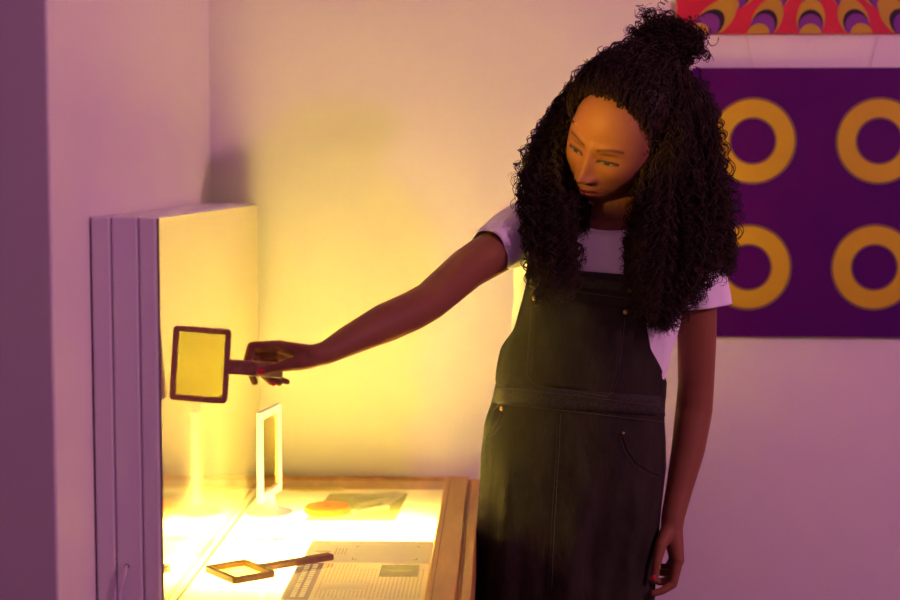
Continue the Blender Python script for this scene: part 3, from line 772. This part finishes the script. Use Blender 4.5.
# ---- hair: locks of curls that follow the way the hair falls
CH = {
 'right':  ([(655, 70, 2.99, 34), (674, 112, 3.0, 40), (682, 165, 3.0, 40), (686, 215, 2.965, 42), (680, 262, 2.915, 36), (664, 300, 2.885, 25), (657, 332, 2.87, 15)], 270, 1.0),
 'outer':  ([(690, 100, 3.03, 22), (700, 160, 3.04, 22), (709, 210, 3.02, 23), (717, 250, 2.985, 18), (722, 280, 2.97, 11)], 85, 1.2),
 'inner':  ([(660, 135, 2.945, 14), (656, 185, 2.905, 17), (651, 230, 2.865, 20), (647, 275, 2.85, 20), (650, 322, 2.85, 13)], 95, 1.0),
 'left':   ([(588, 80, 2.975, 15), (568, 112, 3.0, 15), (552, 155, 2.985, 21), (546, 200, 2.925, 28), (549, 240, 2.875, 25), (553, 276, 2.85, 22), (556, 306, 2.845, 15)], 165, 1.0),
 'temple': ([(666, 66, 2.98, 22), (671, 100, 2.945, 20), (668, 140, 2.925, 17), (662, 190, 2.905, 15)], 150, .7),
 'behind': ([(580, 96, 2.985, 12), (573, 150, 3.0, 13), (574, 195, 2.985, 14), (574, 235, 2.935, 13), (568, 275, 2.875, 12)], 90, 1.0),
 'leftout': ([(580, 84, 2.985, 8), (558, 122, 2.995, 13), (539, 158, 2.975, 15), (521, 190, 2.945, 11)], 60, 1.3),
}
hv, hf, hcount = [], [], [0]
def add_tubes(P, R, k=3):                   # P (s, n, 3), R (s, n)
    s_, n_, _ = P.shape
    T = np.gradient(P, axis=1); T /= np.linalg.norm(T, axis=2)[..., None] + 1e-9
    a = np.array([.3, .9, .3]); N = np.cross(T, a); N /= np.linalg.norm(N, axis=2)[..., None] + 1e-9; B = np.cross(T, N)
    ang = np.arange(k) * 2 * np.pi / k
    Vv = P[:, :, None, :] + R[..., None, None] * (np.cos(ang)[:, None] * N[:, :, None, :] + np.sin(ang)[:, None] * B[:, :, None, :])
    idx = np.arange(s_ * n_ * k).reshape(s_, n_, k) + hcount[0]
    hv.append(Vv.reshape(-1, 3)); hcount[0] += s_ * n_ * k
    q = np.stack([idx[:, :-1], np.roll(idx, -1, 2)[:, :-1], np.roll(idx, -1, 2)[:, 1:], idx[:, 1:]], -1); hf.append(q.reshape(-1, 4))
def curl_up(P, amp, pit, grow, sub=3):      # base paths (s, n, 3) -> locks of a few hairs spiralling together
    s_, n_, _ = P.shape
    T = np.gradient(P, axis=1); seg = np.linalg.norm(T, axis=2); T /= seg[..., None] + 1e-9
    arc = np.cumsum(seg, 1); s_lin = np.linspace(0, 1, n_)
    N = np.cross(T, np.array([0.02, 1, 0.03])); N /= np.linalg.norm(N, axis=2)[..., None] + 1e-9; B = np.cross(T, N)
    for ax_ in (N, B):                       # each lock wanders a little
        w1 = rng.uniform(3, 9, s_)[:, None]; P = P + ((rng.normal(0, .0038, s_)[:, None] * np.sin(w1 * s_lin + rng.uniform(0, 6.28, s_)[:, None])) * np.clip(s_lin * 4, 0, 1))[..., None] * ax_
    hand = rng.choice([-1, 1], s_)[:, None]; ph = rng.uniform(0, 6.28, s_)[:, None]
    mod = 1 + .35 * np.sin(s_lin * rng.uniform(8, 20, s_)[:, None] + ph)
    w_ = hand * 2 * np.pi * np.cumsum(seg / pit[:, None] * mod, 1) + ph
    env = (1 - grow) + grow * np.clip(s_lin * 1.6, 0, 1)
    for q in range(sub):
        A = amp[:, None] * env * rng.uniform(.7, 1.3, s_)[:, None]; d = rng.normal(0, .40, s_)[:, None] + rng.normal(0, .5, s_)[:, None] * s_lin
        off = rng.normal(0, .0014, (s_, 1, 3)) + rng.normal(0, .0022, (s_, 1, 3)) * s_lin[None, :, None]
        Q = P + off + (A * np.cos(w_ + d))[..., None] * N + (A * np.sin(w_ + d))[..., None] * B
        rad = rng.uniform(.0006, .00120, s_)[:, None] * (1 - .5 * s_lin ** 4)
        add_tubes(Q, rad * np.ones((s_, n_)))
fill = MB()
for name, (pts, cnt, curl) in CH.items():
    C_ = np.array([at(*p[:3]) for p in pts]); r_ = np.array([p[3] for p in pts]) / 545.
    m = 110; tt = np.linspace(0, len(pts) - 1, m); w = 15
    g = np.stack([np.convolve(np.pad(np.interp(tt, range(len(pts)), C_[:, k]), w // 2, 'edge'), np.ones(w) / w, 'valid') for k in range(3)], 1)
    gr = np.interp(tt, range(len(pts)), r_)
    L_ = np.linalg.norm(np.diff(g, axis=0), axis=1).sum()
    e_ = int(m * .80)
    for i in range(0, e_ - 9, 9):
        f0, f1 = .66 - .40 * (i / m) ** 2, .66 - .40 * ((i + 9) / m) ** 2
        fill.capsule(g[i], gr[i] * f0, g[i + 9], gr[i + 9] * f1, 12)
    npt = max(44, int(L_ / .0030))
    s0 = rng.uniform(0, .20, cnt); s1 = 1.02 - np.abs(rng.normal(0, .20, cnt))
    S_ = s0[:, None] + (np.clip(s1, s0 + .3, 1) - s0)[:, None] * np.linspace(0, 1, npt)
    fi = S_ * (m - 1)
    P = np.stack([np.interp(fi.ravel(), range(m), g[:, k]).reshape(cnt, npt) for k in range(3)], 2)
    Rg = np.interp(fi.ravel(), range(m), gr).reshape(cnt, npt)
    T = np.gradient(P, axis=1); T /= np.linalg.norm(T, axis=2)[..., None] + 1e-9
    N = np.cross(T, np.array([0., 1, 0.])); N /= np.linalg.norm(N, axis=2)[..., None] + 1e-9; B = np.cross(T, N)
    s_lin = np.linspace(0, 1, npt)
    rho_s = (rng.uniform(0, 1, cnt) ** .42 * np.where(rng.uniform(0, 1, cnt) < .10, 1.22, 1))[:, None] * (1 + rng.normal(0, .16, cnt)[:, None] * s_lin)
    phi_s = rng.uniform(0, 2 * np.pi, cnt)[:, None] + rng.normal(0, .6, cnt)[:, None] * s_lin
    P = P + (Rg * rho_s)[..., None] * (np.cos(phi_s)[..., None] * N + np.sin(phi_s)[..., None] * B)
    curl_up(P, rng.uniform(.0035, .0100, cnt) * curl, rng.uniform(.020, .040, cnt), .62)
# hair swept from the hairline up and back into the knot
BC = at(667, 44, 3.01)
vis = (pr[:, 0] > 555) & (pr[:, 0] < 665) & (pr[:, 1] > 60) & (pr[:, 1] < 200)
pv_, cv_ = proj(co[vis]), co[vis]
def skin_at(px, py):
    d = np.hypot(pv_[:, 0] - px, pv_[:, 1] - py); k = d < 2.5
    return cv_[k][np.argmin(cv_[k][:, 1])] if k.any() else at(px, py, 2.91)
HLINE = [(571, 116), (572, 106), (577, 98), (586, 94), (598, 94), (611, 98), (624, 105), (636, 115), (644, 128), (649, 142), (653, 156), (655, 168), (655, 180)]
HP = np.array([skin_at(*p) for p in HLINE])
cnt, npt = 620, 74
u_ = rng.uniform(0, len(HP) - 1, cnt)
root = np.stack([np.interp(u_, range(len(HP)), HP[:, k]) for k in range(3)], 1)
bun = BC + rng.normal(0, .012, (cnt, 3)) - np.array([.004, .0, .022])
nrm = root - HC; nrm /= np.linalg.norm(nrm, axis=1)[:, None]
mid = (root + bun) / 2; mn = mid - (HC + [0, .02, 0]); mn /= np.linalg.norm(mn, axis=1)[:, None]
lift = rng.uniform(.35, 1.0, cnt) ** .5
root = root + rng.normal(0, .0022, (cnt, 3)) + nrm * .001
up_ = np.array([-.25, 0, .97])
c1 = root + (nrm * .6 + up_ * .75) * (.047 * lift)[:, None] + (bun - root) * .05
c2 = mid + (mn * .6 + up_ * .5) * (.062 * lift + .004)[:, None] + (bun - root) * .06
t0 = np.where(rng.uniform(0, 1, cnt) < .5, 0, rng.uniform(0, .5, cnt))
t = (t0[:, None] + (1 - t0)[:, None] * np.linspace(0, 1, npt))[..., None]
P = (1 - t) ** 3 * root[:, None] + 3 * t * (1 - t) ** 2 * c1[:, None] + 3 * t * t * (1 - t) * c2[:, None] + t ** 3 * bun[:, None]
curl_up(P, rng.uniform(.0012, .0042, cnt), rng.uniform(.016, .030, cnt), .5)
# the side of the head between the hairline and the falling hair
cnt2 = 420; th_ = rng.uniform(.35, 1.9, cnt2); ph_ = rng.uniform(.25, 1.75, cnt2)
dx, dy, dz = np.sin(ph_) * np.sin(th_), -np.sin(ph_) * np.cos(th_), np.cos(ph_)
r2 = head(np.stack([.083 * dx, .030 + np.where(dy < 0, .078 * dy, .115 * dy), .024 + .107 * dz], 1))
b2 = BC + rng.normal(0, .012, (cnt2, 3)) - np.array([.0, .0, .022]); n2 = r2 - HC; n2 /= np.linalg.norm(n2, axis=1)[:, None]
m2 = (r2 + b2) / 2 + n2 * rng.uniform(.006, .022, cnt2)[:, None]; t = np.linspace(0, 1, 56)[None, :, None]
P2 = (1 - t) ** 2 * r2[:, None] + 2 * t * (1 - t) * m2[:, None] + t * t * b2[:, None]
curl_up(P2, rng.uniform(.0020, .0048, cnt2), rng.uniform(.016, .030, cnt2), .2)
# short curls breaking loose along the hairline and over the crown
k_ = rng.integers(0, cnt, 170); ts = rng.integers(0, 40, 170)
st_ = P[k_, ts]; out = st_ - HC; out /= np.linalg.norm(out, axis=1)[:, None]
d_ = out * .5 + rng.normal(0, .6, (170, 3)); d_ /= np.linalg.norm(d_, axis=1)[:, None]
PP = st_[:, None] + d_[:, None] * (rng.uniform(.012, .030, 170)[:, None, None] * np.linspace(0, 1, 30)[None, :, None])
curl_up(PP, rng.uniform(.002, .005, 170), rng.uniform(.008, .016, 170), .3, 1)
# the knot: ringlets winding round and springing out
cnt, npt = 420, 60
dirs = rng.normal(size=(cnt, 3)); dirs /= np.linalg.norm(dirs, axis=1)[:, None]
ax = rng.normal(size=(cnt, 3)); ax -= (ax * dirs).sum(1)[:, None] * dirs; ax /= np.linalg.norm(ax, axis=1)[:, None]
t = np.linspace(0, 1, npt); sz = np.array([.066, .056, .052])
tw = rng.uniform(.5, 1.5, cnt); A_ = t[None, :] * tw[:, None]
C0 = (np.cos(A_)[..., None] * dirs[:, None] + np.sin(A_)[..., None] * ax[:, None]) * rng.uniform(.55, 1.0, cnt)[:, None, None]
C0 = C0 * (1 + (rng.uniform(0, 1, cnt) ** 5)[:, None] * t[None] ** 2 * .45)[..., None]
curl_up(BC + C0 * sz, rng.uniform(.003, .0075, cnt), rng.uniform(.014, .028, cnt), .3, 2)
for (px, py, dx, dy, q_) in ((646, 20, -.2, .8, 7), (652, 16, 0, .5, 6), (638, 32, -1, .2, 8), (664, 14, .2, .5, 4), (634, 34, -.8, .5, 5), (698, 38, 1, -.1, 7), (700, 48, 1, -.8, 9), (694, 30, .9, .2, 5)):
    st_ = np.array([at(px + rng.normal(0, 3), py + rng.normal(0, 3), 3.0 + rng.uniform(-.03, .03)) for _ in range(q_)])
    d_ = np.array([[dx, 0, dy]]) + rng.normal(0, .5, (q_, 3)); d_ /= np.linalg.norm(d_, axis=1)[:, None]
    PP = st_[:, None] + d_[:, None] * (rng.uniform(.012, .028, q_)[:, None, None] * np.linspace(-.5, 1, 60)[None, :, None])
    curl_up(PP, rng.uniform(.004, .0075, q_), rng.uniform(.007, .012, q_), .2, 1)
fill.capsule(BC - [.012, 0, .004], .040, BC + [.012, 0, 0], .038, 16)
# scalp under the locks: the skull behind the hairline
skull = []
for i, pv in enumerate(np.linspace(.03, np.pi - .03, 40)):
    tv_ = np.linspace(0, 2 * np.pi, 60, endpoint=False)
    dx, dy, dz = np.sin(pv) * np.sin(tv_), -np.sin(pv) * np.cos(tv_), np.full(60, np.cos(pv))
    dyl = np.where(dy < 0, .078 * dy, .115 * dy)
    skull.append(head(np.stack([.082 * dx, .030 + dyl * .93, .024 + .106 * dz], 1)))
fill.rings(skull)
hm = bpy.data.meshes.new('hair'); HV = np.concatenate(hv) - ROOT; Q = np.concatenate(hf)
fm = bpy.data.meshes.new('f'); fm.from_pydata((np.array(fill.v) - ROOT).tolist(), [], fill.f)
fv = np.empty(len(fm.vertices) * 3); fm.vertices.foreach_get('co', fv); fl = np.empty(len(fm.loops), int); fm.loops.foreach_get('vertex_index', fl)
fs = np.empty(len(fm.polygons), int); fm.polygons.foreach_get('loop_start', fs); bpy.data.meshes.remove(fm)
loops = np.concatenate([Q.ravel(), fl + len(HV)]); starts = np.concatenate([np.arange(len(Q)) * 4, fs + Q.size])
allv = np.concatenate([HV.ravel(), fv])
hm.vertices.add(len(allv) // 3); hm.vertices.foreach_set('co', allv)
hm.loops.add(len(loops)); hm.loops.foreach_set('vertex_index', loops)
hm.polygons.add(len(starts)); hm.polygons.foreach_set('loop_start', starts)
hm.update(calc_edges=True); hm.validate()
hm.materials.append(M['hair']); hm.polygons.foreach_set('use_smooth', [True] * len(hm.polygons))
ho = bpy.data.objects.new('hair', hm); COL.objects.link(ho); ho.parent = person
print('verts', n, len(HV))

# ------------------------------------------------------------------ light, world, camera
light('key_spot', 'AREA', (2.62, 1.32, 2.30), (.22, 2.95, 1.55), 34, (1.0, .37, .74), .12, shape='DISK')
light('added_face_light', 'SPOT', (-.61, 2.0, 1.69), at(588, 136, 2.86), 96, (1.0, .58, .05), spot_size=math.radians(11.2), spot_blend=.9, shadow_soft_size=.03)  # added unseen spot that only brightens the face, not a fitting of the room
light('violet_wash', 'AREA', (-.6, -.6, 2.3), (-.2, 3.2, 1.2), 4.5, (.90, .22, .85), 1.4, 1.0)
w = bpy.data.worlds.new('room_glow'); SC.world = w; w.use_nodes = True
bg = w.node_tree.nodes['Background']; bg.inputs[0].default_value = (.70, .25, .65, 1); bg.inputs[1].default_value = .035

cd = bpy.data.cameras.new('camera'); cam = bpy.data.objects.new('camera', cd); COL.objects.link(cam)
cd.sensor_width = 36; cd.lens = FPX / 900 * 36; cam.location = CAM
cam.rotation_euler = Matrix(RC.tolist()).to_euler()
cd.dof.use_dof = True; cd.dof.focus_distance = 2.85; cd.dof.aperture_fstop = 2.4
cd.clip_start = .05
SC.camera = cam
SC.view_settings.view_transform = 'Standard'; SC.view_settings.look = 'None'; SC.view_settings.gamma = 1; SC.view_settings.exposure = 0
SC.cycles.use_denoising = True
SC.cycles.sample_clamp_indirect = 12
